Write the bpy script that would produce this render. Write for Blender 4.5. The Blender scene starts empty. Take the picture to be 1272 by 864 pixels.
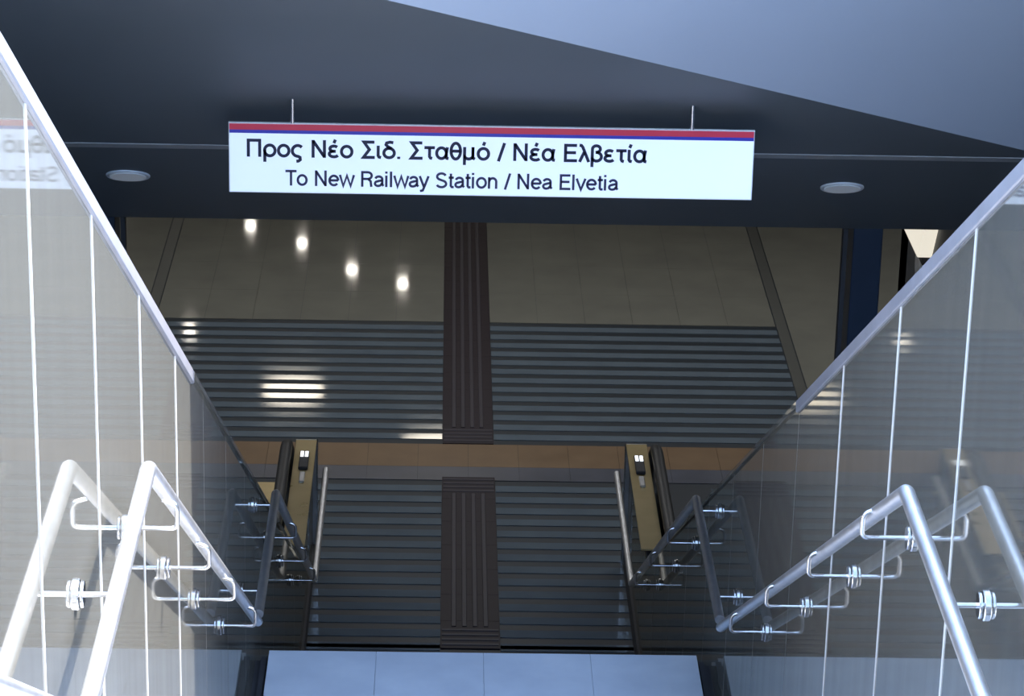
import bpy, bmesh, math, random
from mathutils import Vector, Matrix, Quaternion
random.seed(7)
C = bpy.context.scene.collection
scene = bpy.context.scene

# ------------------------------------------------------------------ camera
F_PX = 3699.9
PITCH, YAW, ROLL = 0.3495, 0.0260, 0.0235
cam_d = bpy.data.cameras.new('camera')
cam_d.sensor_width = 36.0
cam_d.lens = F_PX / 1272.0 * 36.0
cam_d.clip_end = 500
cam = bpy.data.objects.new('camera', cam_d); C.objects.link(cam)
_f = Vector((math.sin(YAW)*math.cos(PITCH), math.cos(YAW)*math.cos(PITCH), -math.sin(PITCH)))
_r = Vector((math.cos(YAW), -math.sin(YAW), 0)); _u = _r.cross(_f)
_r2 = _r*math.cos(ROLL) + _u*math.sin(ROLL)
_u2 = -_r*math.sin(ROLL) + _u*math.cos(ROLL)
cam.matrix_world = Matrix(((_r2.x, _u2.x, -_f.x, -0.2557), (_r2.y, _u2.y, -_f.y, 0.0),
                           (_r2.z, _u2.z, -_f.z, 9.3996), (0, 0, 0, 1)))
scene.camera = cam

# ------------------------------------------------------------------ sky, sun, exposure
SUN_EL = math.radians(50)
SUN_DIR = Vector((0.824*math.cos(SUN_EL), 0.567*math.cos(SUN_EL), math.sin(SUN_EL)))
world = bpy.data.worlds.new('world'); scene.world = world
world.use_nodes = True
wn = world.node_tree
sky = wn.nodes.new('ShaderNodeTexSky')
sky.sky_type = 'NISHITA'; sky.sun_disc = False
sky.sun_elevation = SUN_EL; sky.sun_rotation = math.atan2(0.824, 0.567)
sky.air_density = 1.0; sky.dust_density = 1.0; sky.ozone_density = 1.2
wn.links.new(sky.outputs[0], wn.nodes['Background'].inputs[0])
wn.nodes['Background'].inputs[1].default_value = 0.36
sd = bpy.data.lights.new('sun', 'SUN'); sd.energy = 2.7; sd.angle = math.radians(0.53)
sd.color = (1.0, 0.96, 0.9)
so = bpy.data.objects.new('sun', sd); C.objects.link(so)
so.rotation_euler = SUN_DIR.to_track_quat('Z', 'Y').to_euler()
so.location = (20, 15, 30)
scene.view_settings.view_transform = 'Standard'
scene.view_settings.look = 'None'
scene.view_settings.exposure = 2.3
scene.view_settings.gamma = 1.0
scene.view_settings.use_curve_mapping = False

# ------------------------------------------------------------------ measures
WX = 1.20                      # inner face of the stair walls
RX = 1.087                     # handrail axis
CX = 3.0                       # sides of the excavation
Z1 = 2.502; Z0 = 5.2195; ZS = 7.92
Y0, Y1, Y2, Y3 = 7.894, 12.689, 14.207, 18.622     # rail corners
SL = 0.56672
RH = 0.90
def wall_top(y): return max(1.0, min(9.2, 7.82 - 0.5425*(y - 6.205)))

# ------------------------------------------------------------------ helpers
def mat(name, col, rough=0.5, metal=0.0, spec=0.5):
    m = bpy.data.materials.new(name); m.use_nodes = True
    b = m.node_tree.nodes['Principled BSDF']
    b.inputs['Base Color'].default_value = (*col, 1)
    b.inputs['Roughness'].default_value = rough
    b.inputs['Metallic'].default_value = metal
    b.inputs['Specular IOR Level'].default_value = spec
    return m, m.node_tree, b
def noisy(name, c1, c2, scale=5, rough=(.4, .6), metal=0.0, detail=5, stretch=(1, 1, 1), bump=0.0, spec=0.5):
    m, t, b = mat(name, c1, rough[0], metal, spec)
    co = t.nodes.new('ShaderNodeTexCoord'); mp = t.nodes.new('ShaderNodeMapping')
    mp.inputs['Scale'].default_value = stretch
    t.links.new(co.outputs['Object'], mp.inputs[0])
    n = t.nodes.new('ShaderNodeTexNoise'); n.inputs['Scale'].default_value = scale
    n.inputs['Detail'].default_value = detail
    t.links.new(mp.outputs[0], n.inputs['Vector'])
    r = t.nodes.new('ShaderNodeValToRGB')
    r.color_ramp.elements[0].position = .3; r.color_ramp.elements[1].position = .7
    r.color_ramp.elements[0].color = (*c1, 1); r.color_ramp.elements[1].color = (*c2, 1)
    t.links.new(n.outputs[0], r.inputs[0]); t.links.new(r.outputs[0], b.inputs['Base Color'])
    mr = t.nodes.new('ShaderNodeMapRange')
    mr.inputs['To Min'].default_value = rough[0]; mr.inputs['To Max'].default_value = rough[1]
    t.links.new(n.outputs[0], mr.inputs[0]); t.links.new(mr.outputs[0], b.inputs['Roughness'])
    if bump:
        bp = t.nodes.new('ShaderNodeBump'); bp.inputs['Strength'].default_value = bump
        bp.inputs['Distance'].default_value = 0.005
        t.links.new(n.outputs[0], bp.inputs['Height']); t.links.new(bp.outputs[0], b.inputs['Normal'])
    return m
def brushed(name, col, sharp, soft, mix, aniso=0.6):
    """vertically brushed steel: a clear lobe and a wide one, streaks of grain running up and down"""
    m, t, b = mat(name, col, soft, 0.0, 0.0)
    b.inputs['IOR'].default_value = 1.01
    co = t.nodes.new('ShaderNodeTexCoord'); mp = t.nodes.new('ShaderNodeMapping')
    mp.inputs['Scale'].default_value = (1, 1, .04)
    t.links.new(co.outputs['Object'], mp.inputs[0])
    n = t.nodes.new('ShaderNodeTexNoise'); n.inputs['Scale'].default_value = 9; n.inputs['Detail'].default_value = 6
    t.links.new(mp.outputs[0], n.inputs['Vector'])
    r = t.nodes.new('ShaderNodeValToRGB')
    r.color_ramp.elements[0].position = .3; r.color_ramp.elements[1].position = .7
    r.color_ramp.elements[0].color = (*[c*.92 for c in col], 1); r.color_ramp.elements[1].color = (*[min(1, c*1.05) for c in col], 1)
    t.links.new(n.outputs[0], r.inputs[0])
    b.inputs['Base Color'].default_value = (.29, .285, .255, 1)      # dull film on the steel
    b2 = t.nodes.new('ShaderNodeBsdfAnisotropic')
    b2.inputs['Roughness'].default_value = sharp; b2.inputs['Anisotropy'].default_value = aniso
    t.links.new(r.outputs[0], b2.inputs['Color'])
    tg = t.nodes.new('ShaderNodeCombineXYZ'); tg.inputs[2].default_value = 1
    t.links.new(tg.outputs[0], b2.inputs['Tangent'])
    mx = t.nodes.new('ShaderNodeMixShader'); mx.inputs[0].default_value = mix
    t.links.new(b.outputs[0], mx.inputs[1]); t.links.new(b2.outputs[0], mx.inputs[2])
    t.links.new(mx.outputs[0], t.nodes['Material Output'].inputs[0])
    return m
def emit(name, col, s):
    m, t, b = mat(name, col, .4)
    b.inputs['Emission Color'].default_value = (*col, 1); b.inputs['Emission Strength'].default_value = s
    return m

M = {}
M['wall_steel'] = brushed('brushed_wall_steel', (.60, .585, .54), .032, .5, .74, 0.0)
M['steel'] = noisy('satin_steel', (.66, .66, .67), (.76, .76, .77), 14, (.36, .42), 1.0)
M['bright_steel'] = noisy('polished_steel', (.75, .75, .77), (.85, .85, .86), 14, (.15, .22), 1.0)
M['joint'] = noisy('joint_aluminium', (.78, .77, .76), (.86, .85, .84), 20, (.4, .5), .3)
M['cap'] = noisy('cap_aluminium', (.42, .42, .46), (.48, .48, .53), 8, (.35, .45), .6)
M['backing'] = noisy('dark_backing', (.03, .03, .035), (.05, .05, .055), 6, (.6, .8))
M['landing'] = noisy('pale_granite', (.62, .68, .75), (.74, .80, .86), 3.5, (.5, .65), 0, 8)
M['step'] = noisy('step_granite', (.36, .37, .39), (.46, .47, .49), 5, (.5, .65), 0, 8)
M['hall_plain'] = noisy('grey_hall_stone', (.20, .195, .165), (.235, .23, .19), 2.2, (.04, .06), 0, 8)
M['band_light'] = noisy('polished_dark_granite', (.125, .155, .185), (.15, .185, .215), 3, (.05, .075), 0, 8)
M['band_dark'] = noisy('rough_black_granite', (.018, .024, .031), (.027, .034, .042), 18, (.5, .6), 0, 6)
M['brown'] = noisy('brown_granite', (.17, .105, .055), (.22, .14, .075), 4, (.4, .5), 0, 6)
M['bluegrey'] = noisy('blue_grey_granite', (.085, .09, .11), (.11, .115, .14), 4, (.3, .4), 0, 6)
M['shade_line'] = noisy('floor_shade_line', (.11, .11, .10), (.13, .13, .115), 8, (.3, .4))  # tone of a dark line cast on the hall floor
M['tactile'] = noisy('maroon_tactile_rubber', (.016, .009, .013), (.022, .013, .018), 12, (.6, .75))
M['tactile_rib'] = noisy('tactile_rib', (.040, .034, .042), (.052, .044, .054), 12, (.55, .65))
M['ceiling'] = noisy('dark_grey_soffit_paint', (.155, .17, .185), (.18, .195, .21), 1.2, (.5, .6))
M['fascia'] = noisy('blue_grey_fascia', (.44, .46, .51), (.48, .50, .55), .8, (.45, .55))
M['trim'] = noisy('light_trim', (.42, .42, .42), (.5, .5, .5), 8, (.4, .5))
M['concrete'] = noisy('concrete', (.16, .165, .17), (.22, .225, .23), 2.5, (.7, .85), 0, 8, bump=.2)
M['pavement'] = noisy('street_paving', (.34, .33, .31), (.42, .41, .39), 2, (.7, .85), 0, 8)
M['hall_wall'] = noisy('hall_wall_panel', (.13, .145, .16), (.16, .175, .19), 2, (.4, .5))
M['hall_ceiling'] = noisy('hall_ceiling_panel', (.13, .155, .18), (.16, .185, .21), 3, (.6, .7))
M['pier'] = noisy('blue_black_pier', (.022, .035, .06), (.03, .045, .075), 3, (.35, .45))
M['gold'] = noisy('bronze_tinted_steel', (.60, .46, .22), (.70, .54, .28), 4, (.25, .32), .35)
M['rubber'] = noisy('black_rubber', (.012, .012, .014), (.02, .02, .022), 12, (.4, .5))
M['glass_dark'] = noisy('dark_balustrade', (.03, .033, .036), (.04, .043, .046), 4, (.1, .15))
M['lens'] = noisy('frosted_lens', (.84, .87, .90), (.88, .91, .94), 10, (.3, .4))
M['downlight_lens'] = emit('glowing_unlit_lens', (.75, .82, .88), .022)  # slight glow added to brighten an unlit downlight lens
M['spot'] = emit('hall_spot_lens', (1, .93, .82), 14)
M['panel_light'] = emit('hall_panel_light', (1, .90, .74), 2.2)
M['lamp'] = emit('wall_lamp_glow', (1, .93, .78), .16)
M['display'] = emit('display_glow', (.9, .95, 1), .35)
M['sign_white'] = emit('lit_sign_face', (.76, .85, 1.0), .10)
M['sign_red'] = emit('sign_red', (.55, .035, .07), .035)
M['sign_blue'] = emit('sign_blue', (.03, .035, .35), .035)
M['ink_navy'] = mat('navy_lettering', (.006, .012, .045), .5)[0]
M['ink_violet'] = mat('grey_violet_lettering', (.03, .03, .085), .5)[0]

def mesh_obj(name, verts, faces, m, parent=None, smooth=False):
    me = bpy.data.meshes.new(name); me.from_pydata([tuple(v) for v in verts], [], faces)
    me.materials.append(m)
    if smooth:
        for p in me.polygons: p.use_smooth = True
    me.update()
    o = bpy.data.objects.new(name, me); C.objects.link(o)
    if parent: o.parent = parent
    return o
def bm_obj(name, bm, m, parent=None, smooth=None):
    bmesh.ops.recalc_face_normals(bm, faces=bm.faces)
    me = bpy.data.meshes.new(name); bm.to_mesh(me); bm.free(); me.materials.append(m)
    if smooth is not None:
        for p in me.polygons: p.use_smooth = True
        me.set_sharp_from_angle(angle=smooth)
    o = bpy.data.objects.new(name, me); C.objects.link(o)
    if parent: o.parent = parent
    return o
def prism(bm, prof, a, b, axis='x'):
    """extrude a closed 2D profile; axis x: profile (y,z), axis y: (x,z), axis z: (x,y)"""
    def P(u, v, w): return {'x': (w, u, v), 'y': (u, w, v), 'z': (u, v, w)}[axis]
    A = [bm.verts.new(P(u, v, a)) for u, v in prof]; B = [bm.verts.new(P(u, v, b)) for u, v in prof]
    bm.faces.new(A); bm.faces.new(B[::-1]); n = len(prof)
    for i in range(n): bm.faces.new((A[i], B[i], B[(i+1) % n], A[(i+1) % n]))
def box(bm, x0, x1, y0, y1, z0, z1): prism(bm, [(y0, z0), (y1, z0), (y1, z1), (y0, z1)], x0, x1)
def bevel(bm, w, seg=1):
    bmesh.ops.recalc_face_normals(bm, faces=bm.faces)
    bmesh.ops.bevel(bm, geom=list(bm.edges), offset=w, segments=seg, affect='EDGES', profile=.5)
def boxo(name, b, m, parent=None, bev=0, kind=None):
    bm = bmesh.new(); box(bm, *b)
    if bev: bevel(bm, bev)
    o = bm_obj(name, bm, m, parent)
    if kind: o['kind'] = kind
    return o
def prismo(name, prof, a, b, m, parent=None, axis='x', bev=0, kind=None):
    bm = bmesh.new(); prism(bm, prof, a, b, axis)
    if bev: bevel(bm, bev)
    o = bm_obj(name, bm, m, parent)
    if kind: o['kind'] = kind
    return o
def fillet(pts, r, n=5):
    """round the inner corners of a polyline"""
    out = [Vector(pts[0])]
    for i in range(1, len(pts)-1):
        p = Vector(pts[i]); a = (Vector(pts[i-1])-p); b = (Vector(pts[i+1])-p)
        k = min(r, a.length*.49, b.length*.49); pa = p+a.normalized()*k; pb = p+b.normalized()*k
        for j in range(n+1):
            t = j/n; out.append(pa*(1-t)**2 + p*2*t*(1-t) + pb*t*t)
    out.append(Vector(pts[-1])); return out
def tube(bm, pts, r, seg=16, cap=True, sx=1.0):
    pts = [Vector(p) for p in pts]; n = len(pts); rings = []; prev = None
    for i, p in enumerate(pts):
        d = (pts[min(i+1, n-1)] - pts[max(i-1, 0)]).normalized()
        if prev is None:
            u = d.cross(Vector((0, 0, 1)))
            if u.length < .1: u = d.cross(Vector((1, 0, 0)))
        else: u = prev - d*prev.dot(d)
        u.normalize(); v = d.cross(u); prev = u
        rings.append([bm.verts.new(p + (u*math.cos(2*math.pi*k/seg)*sx + v*math.sin(2*math.pi*k/seg))*r) for k in range(seg)])
    for A, B in zip(rings, rings[1:]):
        for k in range(seg): bm.faces.new((A[k], A[(k+1) % seg], B[(k+1) % seg], B[k]))
    if cap: bm.faces.new(rings[0][::-1]); bm.faces.new(rings[-1])
def tubeo(name, pts, r, m, parent=None, seg=16, sx=1.0):
    bm = bmesh.new(); tube(bm, pts, r, seg, True, sx)
    return bm_obj(name, bm, m, parent, math.radians(40))
def disc(bm, c, ax, r, h, seg=28, round_=.3):
    """a short turned disc with a softened rim, axis ax from c"""
    ax = Vector(ax).normalized(); u = ax.orthogonal().normalized(); v = ax.cross(u); c = Vector(c)
    prof = [(r, 0), (r, h*(1-round_)), (r-h*round_, h)]
    rings = [[bm.verts.new(c+ax*z+(u*math.cos(2*math.pi*k/seg)+v*math.sin(2*math.pi*k/seg))*q) for k in range(seg)] for q, z in prof]
    for A, B in zip(rings, rings[1:]):
        for k in range(seg): bm.faces.new((A[k], A[(k+1) % seg], B[(k+1) % seg], B[k]))
    bm.faces.new(rings[0][::-1]); bm.faces.new(rings[-1])
def tag(o, label, cat, group=None):
    o['label'] = label; o['category'] = cat
    if group: o['group'] = group
    return o
def empty(name, loc, label=None, cat=None, group=None, kind=None):
    o = bpy.data.objects.new(name, None); C.objects.link(o); o.location = loc; o.empty_display_size = .2
    if label: tag(o, label, cat, group)
    if kind: o['kind'] = kind
    return o
def adopt(root):
    """children were modelled in world coordinates: bring their vertices into the thing's own frame"""
    done = set()
    inv = Matrix.Translation(-root.location)
    def rec(o):
        for ch in o.children:
            if ch.data and ch.data.name not in done:
                ch.data.transform(inv); done.add(ch.data.name)
            rec(ch)
    rec(root)
def clone(src, name, loc, parent):
    o = src.copy(); o.location = loc; o.parent = parent; C.objects.link(o); return o

bpy.context.view_layer.update()

# ================================================================== STRUCTURE
# ---- street level and the excavation
boxo('street_paving', (-40, -CX, -25, 17.5, ZS-.3, ZS), M['pavement'], kind='structure')
boxo('street_paving', (CX, 40, -25, 17.5, ZS-.3, ZS), M['pavement'], kind='structure')
boxo('street_paving', (-CX, CX, -25, 1.6, ZS-.3, ZS), M['pavement'], kind='structure')
for s, nm in ((-1, 'wall_trench_left'), (1, 'wall_trench_right')):
    boxo(nm, (min(s*CX, s*(CX+.3)), max(s*CX, s*(CX+.3)), 1.6, 20.0, -.2, ZS-.3), M['concrete'], kind='structure')
boxo('wall_trench_back', (-CX, CX, 1.3, 1.6, -.2, ZS-.3), M['concrete'], kind='structure')

# ---- soffit: slopes with the stairs, cut off by a slanting front edge
NS = Vector((0, SL, 1)).normalized()
def soff(y, up=0): return 5.5925 - SL*(y-13.894) + up
def edge_y(x): return 12.39 + .5/1.0*.687 + .687*x      # front edge, in plan
EX0, EX1 = -6.0, 8.0
YE = 16.34
YEXT = lambda x: min(edge_y(x), YE)
xe = (YE-12.7335)/.687
vs = []
poly = [(EX0, edge_y(EX0)), (xe, YE), (EX0, YE)]
bm = bmesh.new()
A = [bm.verts.new((x, y, soff(y))) for x, y in poly]; B = [bm.verts.new((x, y, soff(y)+.35)) for x, y in poly]
bm.faces.new(A); bm.faces.new(B[::-1])
for i in range(3): bm.faces.new((A[i], B[i], B[(i+1) % 3], A[(i+1) % 3]))
ceil = bm_obj('ceiling', bm, M['ceiling']); ceil['kind'] = 'structure'
# lighter joint strip across the soffit
prismo('ceiling_joint', [(14.745, soff(14.745)-.004), (14.82, soff(14.82)-.004), (14.82, soff(14.82)+.01), (14.745, soff(14.745)+.01)],
       -CX, CX-.05, M['trim'], ceil)
# fascia: leans out from the slanting edge towards the street
EN = Vector((.566, -.824, 0))            # outward, in plan
def ep(x): return Vector((x, edge_y(x), soff(edge_y(x))))
bm = bmesh.new()
a, b = ep(EX0), ep(xe); out = EN*1.08 + Vector((0, 0, 1.9))
b2 = b + (b-a)*.6; a2 = a
ring1 = [a, b2, b2+out, a2+out]; ring2 = [p + Vector((-.566*.25, .824*.25, .16)) for p in ring1]
A = [bm.verts.new(p) for p in ring1]; B = [bm.verts.new(p) for p in ring2]
bm.faces.new(A); bm.faces.new(B[::-1])
for i in range(4): bm.faces.new((A[i], B[i], B[(i+1) % 4], A[(i+1) % 4]))
fas = bm_obj('canopy_fascia', bm, M['fascia']); fas['kind'] = 'structure'
# roof over the soffit and the hall
topz = max((a2+out).z, (b2+out).z) + .25
bm = bmesh.new()
pl = [a2+out, b2+out, Vector((b2.x, 50, 0)), Vector((EX0-2, 50, 0))]
A = [bm.verts.new((p.x, p.y, (p.z if i < 2 else 9.0))) for i, p in enumerate(pl)]
B = [bm.verts.new((p.x, p.y, (p.z if i < 2 else 9.0)+.3)) for i, p in enumerate(pl)]
bm.faces.new(A); bm.faces.new(B[::-1])
for i in range(4): bm.faces.new((A[i], B[i], B[(i+1) % 4], A[(i+1) % 4]))
rf = bm_obj('canopy_roof', bm, M['fascia']); rf['kind'] = 'structure'

# ---- hall shell
HX = 4.6; HY1 = 47.0; HZ = 4.225
boxo('ceiling_hall', (-HX, HX, YE+.02, HY1, HZ, HZ+.3), M['hall_ceiling'], kind='structure')
boxo('wall_hall_far', (-HX, HX, HY1, HY1+.3, 0, HZ), M['hall_wall'], kind='structure')
boxo('wall_hall_left', (-HX-.3, -HX, 20.0, HY1, 0, HZ), M['hall_wall'], kind='structure')
boxo('wall_hall_right', (HX, HX+.3, 20.0, HY1, 0, HZ), M['hall_wall'], kind='structure')
for s, sd_ in ((-1, 'left'), (1, 'right')):
    boxo('wall_return_'+sd_, (min(s*CX, s*HX), max(s*CX, s*HX), 19.7, 20.0, 0, HZ), M['hall_wall'], kind='structure')
    boxo('wall_pier_'+sd_, (min(s*2.13, s*2.30), max(s*2.13, s*2.30), 16.36, 16.62, 0, HZ), M['pier'], kind='structure', bev=.006)
    boxo('trim_%d' % (1 if s < 0 else 2), (min(s*2.075, s*2.10), max(s*2.075, s*2.10), 16.38, 16.46, 0, HZ), M['backing'], kind='structure')

# ---- hall floor: dark base carrying the stone bands
fl = boxo('floor', (-HX, HX, 16.3, HY1, -.25, -.006), M['band_dark'], kind='structure')
GX = .218                                     # half width of the guide path
def slab(name, x0, x1, y0, y1, m, top=0.0, g=.0012):
    return boxo(name, (x0+g, x1-g, y0+g, y1-g, -.006, top), m, fl)
def dark_centres(a, b): return [a + (b-a)*k/13 for k in range(14)]
low = dark_centres(19.584, 22.539); up = dark_centres(23.45, 26.425)
def bands(cs, ya, yb):
    ys = [ya] + [v for c in cs for v in (c-.052, c+.052)] + [yb]
    for i in range(0, len(ys), 2):
        if ys[i+1]-ys[i] > .03:
            for x0, x1 in ((-2.92, -GX), (GX, 2.92)):
                slab('light_band', x0, x1, ys[i], ys[i+1], M['band_light'])
bands([19.584-.2273*k for k in range(8, 0, -1)], 17.6, 19.50)
bands(low, 19.44, 22.60)
bands(up, 23.39, 26.48)
for i in range(14):
    x0 = -2.94+i*.42
    slab('brown_slab', x0, x0+.42, 22.89, 23.39, M['brown'])
    slab('grey_slab', x0, x0+.42, 22.60, 22.89, M['bluegrey'])
# plain field beyond, in slabs each side of the path
nx = 6; wx = (2.92-GX)/nx
for r in range(5):
    y0 = 26.48+r*.84
    for i in range(nx):
        for s in (-1, 1):
            xa = s*(GX+i*wx); xb = s*(GX+(i+1)*wx)
            slab('floor_slab', min(xa, xb), max(xa, xb), y0, y0+.84, M['hall_plain'])
o = boxo('floor_field', (-HX, HX, 30.68, HY1, -.006, 0), M['hall_plain'], fl)
for s in (-1, 1):
    o = boxo('side_field', (min(s*3.04, s*HX), max(s*3.04, s*HX), 20.0, 30.68, -.006, 0), M['hall_plain'], fl)
    o = boxo('side_shade_line', (min(s*2.93, s*3.03), max(s*2.93, s*3.03), 23.4, 30.68, -.006, -.002), M['shade_line'], fl)  # dark strip painting in a soft shade line cast from the ceiling
# tactile guide path
gp = empty('tactile_guide_path', (0, 22.6, 0), 'dark maroon ribbed tactile guide path down the middle of the hall floor', 'tactile paving')
for ya, yb in ((19.44, 22.66), (23.40, 30.66)):
    n = max(1, round((yb-ya)/.43)); st = (yb-ya)/n
    for k in range(n):
        boxo('tactile_tile', (-GX+.002, GX-.002, ya+k*st+.001, ya+(k+1)*st-.001, -.006, .004), M['tactile'], gp, bev=.0015)
    for f in (.225, .405, .585, .765):
        x = -GX + 2*GX*f
        bm = bmesh.new(); y_a = ya+.36; y_b = yb-(.36 if yb < 23 else .02)
        prism(bm, [(x-.019, .004), (x+.019, .004), (x+.014, .010), (x-.014, .010)], y_a, y_b, 'y')
        bm_obj('guide_rib', bm, M['tactile_rib'], gp)
    for e, sg in ((ya, 1), (yb, -1)) if yb < 23 else ((ya, 1),):
        for k in range(4):
            yc = e + sg*(.06+.08*k)
            bm = bmesh.new(); prism(bm, [(yc-.018, .004), (yc+.018, .004), (yc+.013, .010), (yc-.013, .010)], -GX+.012, GX-.012)
            bm_obj('warning_bar', bm, M['tactile_rib'], gp)
adopt(gp)

# ---- stairs: three flights and two landings, slab by slab
FX = 1.128
def landing(y0, y1, z, name):
    base = boxo(name, (-WX, WX, y0, y1, z-.35, z-.06), M['backing'], kind='structure')
    rows = [y0, (y0+y1)/2, y1]; xs = [-FX, -.564, 0, .564, FX]
    for j in range(2):
        for i in range(4):
            boxo('landing_slab', (xs[i]+.0007, xs[i+1]-.0007, rows[j]+.0007, rows[j+1]-.0007, z-.06, z), M['landing'], base, bev=.0012)
    for s in (-1, 1):
        for k in range(2):
            boxo('kerb', (min(s*(FX+.012), s*(WX-.03)), max(s*(FX+.012), s*(WX-.03)), rows[k]+.004, rows[k+1]-.004, z-.06, z-.035), M['backing'], base)
    return base
def flight(y0, z0, y1, z1, n, name):
    rise = (z0-z1)/n; run = (y1-y0)/n
    base = prismo(name, [(y0, z0-.35), (y0, z0-.35-.3), (y1, z1-.65), (y1, z1-.35)], -WX, WX, M['backing'], kind='structure')
    for k in range(n):
        if k < n-1:
            za = z0-(k+1)*rise; ya = y0+k*run
            boxo('tread', (-FX, FX, ya-.02, ya+run+.012, za-.035, za), M['step'], base, bev=.003)
        boxo('riser', (-FX, FX, y0+k*run-.02, y0+k*run-.002, z0-(k+1)*rise, z0-k*rise-.036), M['step'], base)
landing(Y2-1.52, Y2+.012, Z1, 'floor_lower_landing')
landing(Y0-1.52, Y0, Z0, 'floor_upper_landing')
flight(Y0, Z0, Y1, Z1, 16, 'floor_upper_flight')
flight(Y2+.02, Z1, Y3, 0, 15, 'floor_lower_flight')
flight(1.6, ZS, Y0-1.52, Z0, 16, 'floor_street_flight')

# ---- stair walls, clad in steel panels
PITCHY = 1.16; J0 = 7.69
def floor_z(y):
    if y < 1.6: return ZS
    if y < Y0-1.52: return ZS-(y-1.6)*(ZS-Z0)/(Y0-1.52-1.6)
    if y < Y0: return Z0
    if y < Y1: return Z0-(y-Y0)*SL
    if y < Y2: return Z1
    if y < Y3: return Z1-(y-Y2)*SL
    return 0
YLOW = 6.205+(7.82-1.0)/.5425; YEND = 20.9; YTOP = 6.205-(9.2-7.82)/.5425
for s, nm in ((-1, 'wall_left'), (1, 'wall_right')):
    prof = [(1.6, 1.2), (1.6, 9.2), (YTOP, 9.2), (YLOW, 1.0), (YEND, 1.0), (YEND, 0), (16.3, 0), (15, 0)]
    pf = [(y, z-(.012 if z > .5 else 0)) for y, z in prof]
    wall = prismo(nm, pf, min(s*(WX+.008), s*(WX+.13)), max(s*(WX+.008), s*(WX+.13)), M['backing'], kind='structure')
    ks = [J0+PITCHY*k for k in range(-6, 12)]
    ks = [1.6]+[k for k in ks if 1.8 < k < YEND-.3]+[YEND]
    for a_, b_ in zip(ks, ks[1:]):
        a1, b1 = a_+.006, b_-.006
        pts = [(a1, max(0.0, min(floor_z(a1), floor_z(b1))-.3)), (a1, wall_top(a1)-.03)]
        for bk in (YTOP, YLOW):
            if a1 < bk < b1: pts.append((bk, wall_top(bk)-.03))
        pts += [(b1, wall_top(b1)-.03), (b1, max(0.0, floor_z(b1)-.3))]
        prismo('steel_panel', pts, min(s*WX, s*(WX+.010)), max(s*WX, s*(WX+.010)), M['wall_steel'], wall)
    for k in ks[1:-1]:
        pr = .003 if k < 10.5 else -.001      # raised outdoors; flush and duller under the canopy, its shade built in
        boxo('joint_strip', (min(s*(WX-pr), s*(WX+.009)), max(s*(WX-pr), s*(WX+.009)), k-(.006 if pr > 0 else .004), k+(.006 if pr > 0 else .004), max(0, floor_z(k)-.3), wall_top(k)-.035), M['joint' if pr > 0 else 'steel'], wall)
    # cap trim following the sloping edge
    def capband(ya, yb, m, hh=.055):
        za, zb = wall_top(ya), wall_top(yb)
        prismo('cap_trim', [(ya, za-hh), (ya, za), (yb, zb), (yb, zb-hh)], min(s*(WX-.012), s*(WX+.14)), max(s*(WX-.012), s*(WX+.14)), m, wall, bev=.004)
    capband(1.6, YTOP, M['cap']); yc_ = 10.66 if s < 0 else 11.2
    capband(YTOP, yc_, M['cap']); capband(yc_+.01, YLOW, M['wall_steel'], .030)  # lower stretch thinner and in darker metal: canopy shade put into the trim
    boxo('baseboard_left' if s < 0 else 'baseboard_right', (min(s*(WX-.018), s*WX), max(s*(WX-.018), s*WX), Y3+.05, YEND, 0, .16), M['backing'], wall)

# ================================================================== HANDRAILS
RR = .0235
def handrail(s, ya_lab, name_lab, pts, brk, shape):
    root = empty('handrail', Vector(pts[0]), name_lab, 'handrail')
    tubeo('rail_tube', fillet(pts, .02, 4), RR, M['steel'], root, 24)
    for (y, z, kind) in brk:
        dx = WX*s
        bm = bmesh.new(); disc(bm, (dx, y, z), (-s, 0, 0), .042, .010); fl_ = bm_obj('wall_flange', bm, M['bright_steel'], root, math.radians(30))
        bm = bmesh.new(); disc(bm, (dx-s*.014, y, z), (-s, 0, 0), .036, .008); bm_obj('flange_cover', bm, M['bright_steel'], fl_, math.radians(30))
        zr = z + (.11 if kind == 'slope' else .02)
        if kind == 'slope':
            arm = fillet([(dx, y, z), (s*(RX-.045), y, z), (s*(RX-.045), y, zr-.03), (s*RX, y, zr-.016)], .022, 5)
        else:
            arm = [(dx, y, z), (s*(RX+.01), y, z)]
        tubeo('arm', arm, .0075, M['bright_steel'], root, 12)
    adopt(root)
    return root
ZR0 = Z0+RH; ZR1 = Z1+RH
slopeY = [8.32, 9.46, 10.62, 11.85]
def rz(y):
    if y < Y0: return ZR0
    if y < Y1: return ZR0-(y-Y0)*SL
    if y < Y2: return ZR1
    return ZR1-(y-Y2)*SL
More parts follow.
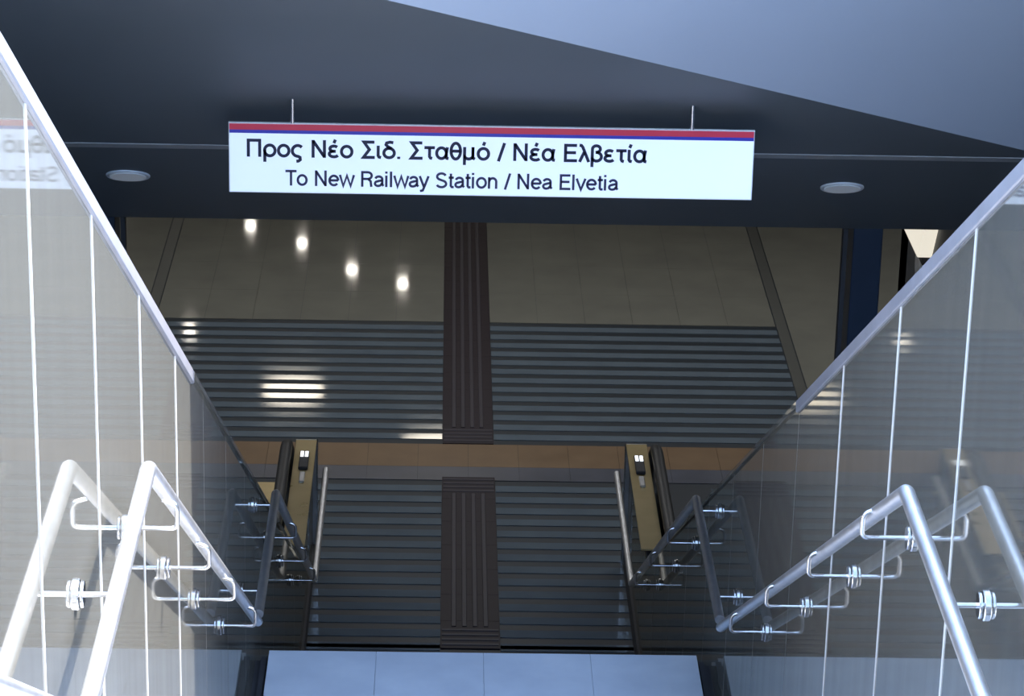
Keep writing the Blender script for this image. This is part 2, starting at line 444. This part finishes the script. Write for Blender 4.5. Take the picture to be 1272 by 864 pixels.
for s, side in ((-1, 'left'), (1, 'right')):
    dy = .05 if s < 0 else -.05
    look = {-1: 'sunlit', 1: 'shaded'}[s]
    # the rail changes direction at sharp mitres
    def rail_piece(label, pts, brk):
        return handrail(s, None, label, pts, brk, None)
    up_pts = [(s*RX, 1.9, ZS+RH-.15), (s*RX, Y0-1.52, ZR0), (s*RX, Y0+dy, ZR0), (s*RX, Y1, ZR1-.01)]
    b1_ = [(2.6+.0, 0, 'x')]
    brk = [(7.145, ZR0-.03, 'flat')] + [(y, rz(y)-.11, 'slope') for y in slopeY]
    rail_piece({-1: 'steel handrail on the left wall, glaring white in the sun, nearest the camera',
                1: 'steel handrail on the right wall, peaked, nearest the camera, bluish shine'}[s], up_pts, brk)
    lo_pts = [(s*RX, Y1+.07, ZR1+.03), (s*RX, Y2, ZR1), (s*RX, Y3, RH), (s*RX, 20.75, RH)]
    lo_pts = [(s*RX, Y1+.06, ZR1), (s*RX, Y2, ZR1), (s*RX, Y3, RH), (s*RX, 20.6, RH)]
    brk = [(13.05, ZR1-.02, 'flat'), (14.10, ZR1-.02, 'flat')] + [(y, rz(y)-.11, 'slope') for y in (15.3, 16.5, 17.65)] + [(18.72, RH-.05, 'flat')]
    rail_piece({-1: 'dark steel handrail in shade of the lower flight, beside the left wall',
                1: 'dark steel handrail in shade of the lower flight, beside the right wall'}[s], lo_pts, brk)

# ================================================================== HANGING SIGN
SY = 13.894; SX0, SX1 = -1.289, 1.260; ST, SB = 5.472, 5.118
sign = empty('hanging_sign', ((SX0+SX1)/2, SY, SB), 'long white lit station sign with red and blue stripes hung from the soffit', 'sign')
boxo('sign_case', (SX0, SX1, SY+.004, SY+.020, SB, ST), M['joint'], sign, bev=.002)
boxo('sign_face', (SX0+.005, SX1-.005, SY, SY+.004, SB+.005, ST-.053), M['sign_white'], sign)
boxo('red_stripe', (SX0+.005, SX1-.005, SY, SY+.004, ST-.036, ST-.007), M['sign_red'], sign)
boxo('blue_stripe', (SX0+.005, SX1-.005, SY, SY+.004, ST-.053, ST-.036), M['sign_blue'], sign)
for x in (-.98, .954):
    tubeo('hanging_rod', [(x, SY+.012, ST-.002), (x, SY+.012, soff(SY+.012)+.01)], .0115, M['bright_steel'], sign, 10)
# letters as pen strokes: lists of centre lines in units of the cap height, with an advance width
def arc(cx, cy, rx, ry, a, b, n=14):
    return [(cx+rx*math.cos(math.radians(a+(b-a)*i/n)), cy+ry*math.sin(math.radians(a+(b-a)*i/n))) for i in range(n+1)]
XC = .675
O_ = arc(.32, .37, .25, .305, 0, 360, 26)
EPS = [arc(.29, .525, .19, .15, 35, 270), arc(.29, .225, .22, .16, 90, 330), [(.27, .38), (.38, .38)]]
ALF = [arc(.30, .37, .23, .305, 0, 360, 24), [(.58, .71), (.53, .37), (.53, .16), (.56, .08), (.64, .065)]]
IOT = [[(.10, .74), (.10, .17), (.14, .09), (.24, .065)]]
TON = lambda x: [[(x, .84), (x+.07, 1.04)]]
GL = {
 'Π': ([[(.10, 0), (.10, .935), (.64, .935), (.64, 0)]], .80), 'ρ': ([O_, [(.08, .40), (.08, -.28)]], .66), 'ο': ([O_], .66),
 'ς': ([arc(.33, .37, .26, .305, 42, 255)+[(.36, .05), (.44, 0), (.45, -.13), (.36, -.21), (.26, -.22)]], .60),
 'Ν': ([[(.10, 0), (.10, 1)], [(.10, .96), (.64, .04)], [(.64, 0), (.64, 1)]], .80),
 'ε': (EPS, .58), 'έ': (EPS+TON(.29), .58), 'ό': ([O_]+TON(.31), .66), 'ί': (IOT+TON(.12), .30), 'ι': (IOT, .30),
 'Σ': ([[(.62, .935), (.12, .935), (.38, .51), (.10, .065), (.64, .065)]], .70),
 'δ': ([arc(.32, .33, .25, .265, 0, 360, 24), [(.52, .92), (.36, .95), (.20, .90), (.17, .80), (.24, .71), (.44, .58)]], .66),
 '.': ([[(.12, 0), (.12, .13)]], .26), 'τ': ([[(.02, XC), (.52, XC)], [(.27, XC), (.27, .17), (.31, .09), (.40, .065)]], .54),
 'α': (ALF, .68), 'θ': ([arc(.30, .50, .225, .45, 0, 360, 26), [(.08, .50), (.52, .50)]], .62),
 'μ': ([[(.10, .74), (.10, -.28)], [(.10, .30)]+arc(.30, .26, .20, .195, 180, 360, 10)+[(.50, .74)], [(.50, .74), (.50, .12), (.60, .065)]], .68),
 '/': ([[(.02, -.04), (.30, 1.0)]], .34), 'Ε': ([[(.64, .935), (.10, .935), (.10, .065), (.66, .065)], [(.10, .52), (.60, .52)]], .72),
 'λ': ([[(.04, .95), (.13, .94), (.20, .84), (.50, 0)], [(.28, .58), (.06, 0)]], .56),
 'β': ([[(.10, -.28), (.10, .74)]+arc(.29, .75, .19, .185, 180, -70, 12)+[(.26, .55)], [(.26, .56)]+arc(.31, .31, .23, .245, 80, -170, 14)], .64),
 'T': ([[(.02, .935), (.66, .935)], [(.34, .935), (.34, 0)]], .66), 'o': ([O_], .66), 'N': ([[(.10, 0), (.10, 1)], [(.10, .96), (.64, .04)], [(.64, 0), (.64, 1)]], .80),
 'e': ([arc(.32, .37, .25, .305, 0, 320, 22), [(.07, .38), (.57, .38)]], .65),
 'w': ([[(.02, .74), (.21, .03), (.42, .70), (.63, .03), (.82, .74)]], .84),
 'R': ([[(.10, 0), (.10, .935), (.40, .935)]+arc(.42, .72, .22, .215, 88, -88, 10)+[(.10, .505)], [(.44, .50), (.58, .36), (.62, .0)]], .76),
 'a': ([arc(.29, .49, .20, .185, 165, 0, 10)+[(.49, .16), (.56, .065)], [(.49, .43), (.26, .38)]+arc(.24, .215, .17, .15, 90, 280, 10)+[(.38, .10), (.49, .26)]], .62),
 'i': ([[(.10, 0), (.10, .74)], [(.10, .87), (.10, 1)]], .27), 'l': ([[(.10, 0), (.10, 1)]], .27),
 'y': ([[(.02, .74), (.27, .04)], [(.52, .74), (.27, 0), (.20, -.18), (.04, -.22)]], .56),
 'S': ([arc(.35, .73, .25, .205, 20, 245, 14)+arc(.35, .265, .27, .215, 70, -160, 16)], .74),
 't': ([[(.02, XC), (.32, XC)], [(.15, .93), (.15, .15), (.20, .07), (.32, .065)]], .35),
 'n': ([[(.10, 0), (.10, .74)], [(.10, .45)]+arc(.31, .45, .20, .225, 150, 0, 10)+[(.51, 0)]], .64),
 'E': ([[(.64, .935), (.10, .935), (.10, .065), (.66, .065)], [(.10, .52), (.60, .52)]], .72),
 'v': ([[(.02, .74), (.27, .03), (.52, .74)]], .56), ' ': ([], .36)}
def lettering(name, body, x0, x1, base, cap, m, lab, w=.074):
    width = sum(GL[c][1] for c in body)
    k = (x1-x0)/width; cur = 0; hold = None
    for c in body:
        strokes, adv = GL[c]
        if strokes:
            bm = bmesh.new()
            for st in strokes:
                P = [Vector((x*k, y*cap)) for x, y in st]; n = len(P); hw = w*cap
                closed = n > 8 and (P[0]-P[-1]).length < 1e-5
                L, R = [], []
                for i in range(n):
                    if closed: d0 = (P[i]-P[i-1 if i else n-2]); d1 = (P[(i+1) if i < n-1 else 1]-P[i])
                    else: d0 = P[i]-P[i-1] if i else P[1]-P[0]; d1 = P[i+1]-P[i] if i < n-1 else P[i]-P[i-1]
                    d0 = d0.normalized(); d1 = d1.normalized(); d = (d0+d1).normalized()
                    nn = Vector((-d.y, d.x)); f = hw/max(.42, d.dot(d1))
                    L.append(P[i]+nn*f); R.append(P[i]-nn*f)
                fr = [[bm.verts.new((x0+cur*k+q.x, SY-.0025, base+q.y)) for q in S] for S in (L, R)]
                bk = [[bm.verts.new((x0+cur*k+q.x, SY-.0004, base+q.y)) for q in S] for S in (L, R)]
                for i in range(n-1):
                    bm.faces.new((fr[0][i], fr[0][i+1], fr[1][i+1], fr[1][i]))
                    bm.faces.new((bk[0][i], bk[1][i], bk[1][i+1], bk[0][i+1]))
                    bm.faces.new((fr[0][i], bk[0][i], bk[0][i+1], fr[0][i+1]))
                    bm.faces.new((fr[1][i], fr[1][i+1], bk[1][i+1], bk[1][i]))
            if hold is None:
                hold = bm_obj(name, bm, m, sign); hold['label'] = lab
            else: bm_obj('letter', bm, m, hold)
        cur += adv
    return hold
PX = 256.6
lettering('greek_lettering', 'Προς Νέο Σιδ. Σταθμό / Νέα Ελβετία', SX0+22/PX, SX0+521/PX, ST-.171, .0885, M['ink_navy'], 'large navy Greek line of lettering', .084)
lettering('english_lettering', 'To New Railway Station / Nea Elvetia', SX0+70/PX, SX0+486.5/PX, ST-.314, .0786, M['ink_violet'], 'smaller dark English line of lettering')
adopt(sign)

# ================================================================== DOWNLIGHTS
def downlight(x, y, label):
    root = empty('downlight', (x, y, soff(y)), label, 'light', 'soffit downlights')
    c = Vector((x, y, soff(y))); n = -NS
    bm = bmesh.new(); disc(bm, c, n, .118, .010, 36); bm_obj('rim', bm, M['lens'], root, math.radians(30))
    bm = bmesh.new(); disc(bm, c+n*.008, n, .098, .006, 36); bm_obj('lens', bm, M['downlight_lens'], root, math.radians(30))
    adopt(root)
downlight(-1.94, 15.385, 'round pale frosted downlight in the dark soffit, left of the sign')
downlight(1.91, 15.40, 'round pale frosted downlight in the dark soffit, right of the sign')

# ================================================================== HALL LIGHTS (seen mirrored in the polished floor)
first = None
SPOTS = ['nearest the middle', 'second from the middle', 'third from the middle', 'fourth from the middle', 'nearest of them all, by the left wall', 'farthest of them all, by the left wall']
for q_, (x, y) in enumerate(((-2.295, 41.70), (-1.523, 40.50), (-.788, 39.93), (-.014, 39.06), (-3.62, 37.84), (-3.1, 42.5))):
    lb_ = 'small round lit spot in the hall ceiling, ' + SPOTS[[3, 2, 1, 0, 4, 5][q_]]
    if first is None:
        root = empty('ceiling_spot', (0, 0, 0), lb_, 'light', 'lit spots in the hall ceiling')
        bm = bmesh.new(); disc(bm, (0, 0, 0), (0, 0, -1), .09, .012, 24); r1 = bm_obj('rim', bm, M['trim'], root, .5)
        bm = bmesh.new(); disc(bm, (0, 0, -.012), (0, 0, -1), .07, .006, 24); r2 = bm_obj('lens', bm, M['spot'], root, .5)
        first = root; root.location = (x, y, HZ)
    else:
        r = first.copy(); C.objects.link(r); r.location = (x, y, HZ); r['label'] = lb_
        for ch in first.children:
            c2 = ch.copy(); C.objects.link(c2); c2.parent = r
for i, (x0, x1, y0, y1) in enumerate(((-2.50, -1.72, 35.10, 35.95), (-.70, .30, 33.45, 34.05))):
    root = empty('ceiling_panel_light', ((x0+x1)/2, (y0+y1)/2, HZ),
                 ['wide oval lit lamp in the hall ceiling, farther in', 'wide oval lit lamp in the hall ceiling above the guide path'][i], 'light')
    for nm, k, z0, z1, m in (('rim', 1.06, -.05, 0, M['trim']), ('diffuser', 1.0, -.07, -.05, M['panel_light'])):
        pr = [((x1-x0)/2*k*math.cos(t*math.pi/16), (y1-y0)/2*k*math.sin(t*math.pi/16)) for t in range(32)]
        bm = bmesh.new(); prism(bm, pr, z0, z1, 'z'); bm_obj(nm, bm, m, root)
# fill lamps added to brighten the hall, outside the floor's mirrored view
for x in (-3.4, 0, 3.4):
    for y in (23.0, 26.5):
        L = bpy.data.lights.new('hall_fill', 'AREA'); L.shape = 'RECTANGLE'; L.size = 1.6; L.size_y = .3
        L.energy = 6.0; L.color = (.97, .98, 1)
        lo = bpy.data.objects.new('hall_fill', L); C.objects.link(lo); lo.location = (x, y, HZ-.06)

# wall lamp under the soffit, right
wl = empty('wall_lamp', (CX, 18.95, 3.15), 'bright cream lamp box on the side wall under the soffit, upper right', 'light')
prismo('lamp_body', [(18.70, 3.26), (19.35, 3.26), (19.35, 3.62), (18.45, 3.62)], CX-.10, CX, M['lamp'], wl, bev=.008)
prismo('lamp_bracket', [(18.78, 3.18), (18.98, 3.18), (18.98, 3.26), (18.78, 3.26)], CX-.05, CX, M['backing'], wl, bev=.004)
adopt(wl)
rs = empty('wall_fitting', (CX, 18.9, 3.0), 'small grey round fitting below the cream lamp box, upper right', 'fitting')  # plain pale disc on the side wall
bm = bmesh.new(); disc(bm, (CX, 19.15, 3.06), (-1, 0, 0), .10, .02, 24); bm_obj('cover', bm, M['lens'], rs, .5)
adopt(rs)

# ================================================================== ESCALATORS either side
def escalator(s, label):
    root = empty('escalator', (s*1.8, 20.9, 0), label, 'escalator')
    xi, xo = 1.385, 2.02
    def line(y, h):                      # z of a line h above the step nosings
        return h + (max(0, (18.9-y))*.5425)
    yt = 6.0
    for x, nm in ((xi, 'inner'), (xo, 'outer')):
        # balustrade plate with a round newel
        ye_ = 20.62 if nm == 'inner' else 19.55
        cz, rr_ = .68, .33
        newel = [(ye_+rr_*math.sin(t*math.pi/8), cz-rr_*math.cos(t*math.pi/8)) for t in range(0, 9)]
        prof = [(yt, line(yt, .2))] + [(18.9, .2)] + newel + [(18.9, 1.01), (yt, line(yt, 1.01))]
        prismo('balustrade', prof, s*x-.012, s*x+.012, M['glass_dark'], root)
        hp = [(s*x, yt, line(yt, 1.065)), (s*x, 18.9, 1.065), (s*x, ye_, 1.065)]
        hp = fillet(hp, .35, 6) + [Vector((s*x, ye_+.385*math.sin(t*math.pi/8), .68+.385*math.cos(t*math.pi/8))) for t in range(1, 8)]
        tubeo('handrail_belt', hp, .036, M['rubber'], root, 14, 1.25)
    # deck of the inner side, resting on the end of the stair wall
    prismo('inner_deck', [(18.95, 1.003), (20.90, 1.003), (20.90, 1.018), (18.95, 1.018)], min(s*1.168, s*1.325), max(s*1.168, s*1.325), M['gold'], root, bev=.003)
    prismo('deck_end_plate', [(20.903, .02), (20.912, .02), (20.912, 1.018), (20.903, 1.018)], min(s*1.168, s*1.325), max(s*1.168, s*1.325), M['steel'], root)
    boxo('end_trim', (min(s*1.160, s*1.172), max(s*1.160, s*1.172), 20.90, 20.925, 0, 1.018), M['bright_steel'], root, bev=.002)
    nb = boxo('direction_indicator', (min(s*1.21, s*1.28), max(s*1.21, s*1.28), 20.30, 20.62, 1.018, 1.045), M['backing'], root, bev=.006)
    for k in (0, 1):
        xq = s*(1.228+.034*k)
        boxo('indicator_lamp', (xq-.012, xq+.012, 20.50, 20.60, 1.045, 1.049), M['display'], nb)
    boxo('key_switch', (min(s*1.225, s*1.265), max(s*1.225, s*1.265), 20.05, 20.24, 1.018, 1.036), M['steel'], root, bev=.006)
    # skirt, floor plate and steps
    boxo('floor_plate', (min(s*1.42, s*1.985), max(s*1.42, s*1.985), 20.4, 22.48, 0.0, .010), M['gold' if s < 0 else 'band_dark'], root, bev=.002)
    n = 44; bm = bmesh.new(); L = 20.4-yt
    for k in range(n):
        ya = yt+k*L/n; yb = ya+L/n; z = line((ya+yb)/2, 0)-.02
        box(bm, min(s*1.42, s*1.985), max(s*1.42, s*1.985), ya, yb-.006, z-.10, z)
    st = bm_obj('steps', bm, M['steel'], root); st['kind'] = 'stuff'
    prismo('truss', [(yt, line(yt, -.14)), (18.9, -.14+.13), (20.4, .0), (20.4, -.0), (19.2, -.005), (yt, line(yt, -.6))], min(s*1.36, s*2.04), max(s*1.36, s*2.04), M['backing'], root)
    adopt(root)
escalator(-1, 'escalator beside the left stair wall, bronze deck end and black handrail showing')
escalator(1, 'escalator beside the right stair wall, bronze deck end and black handrail showing')
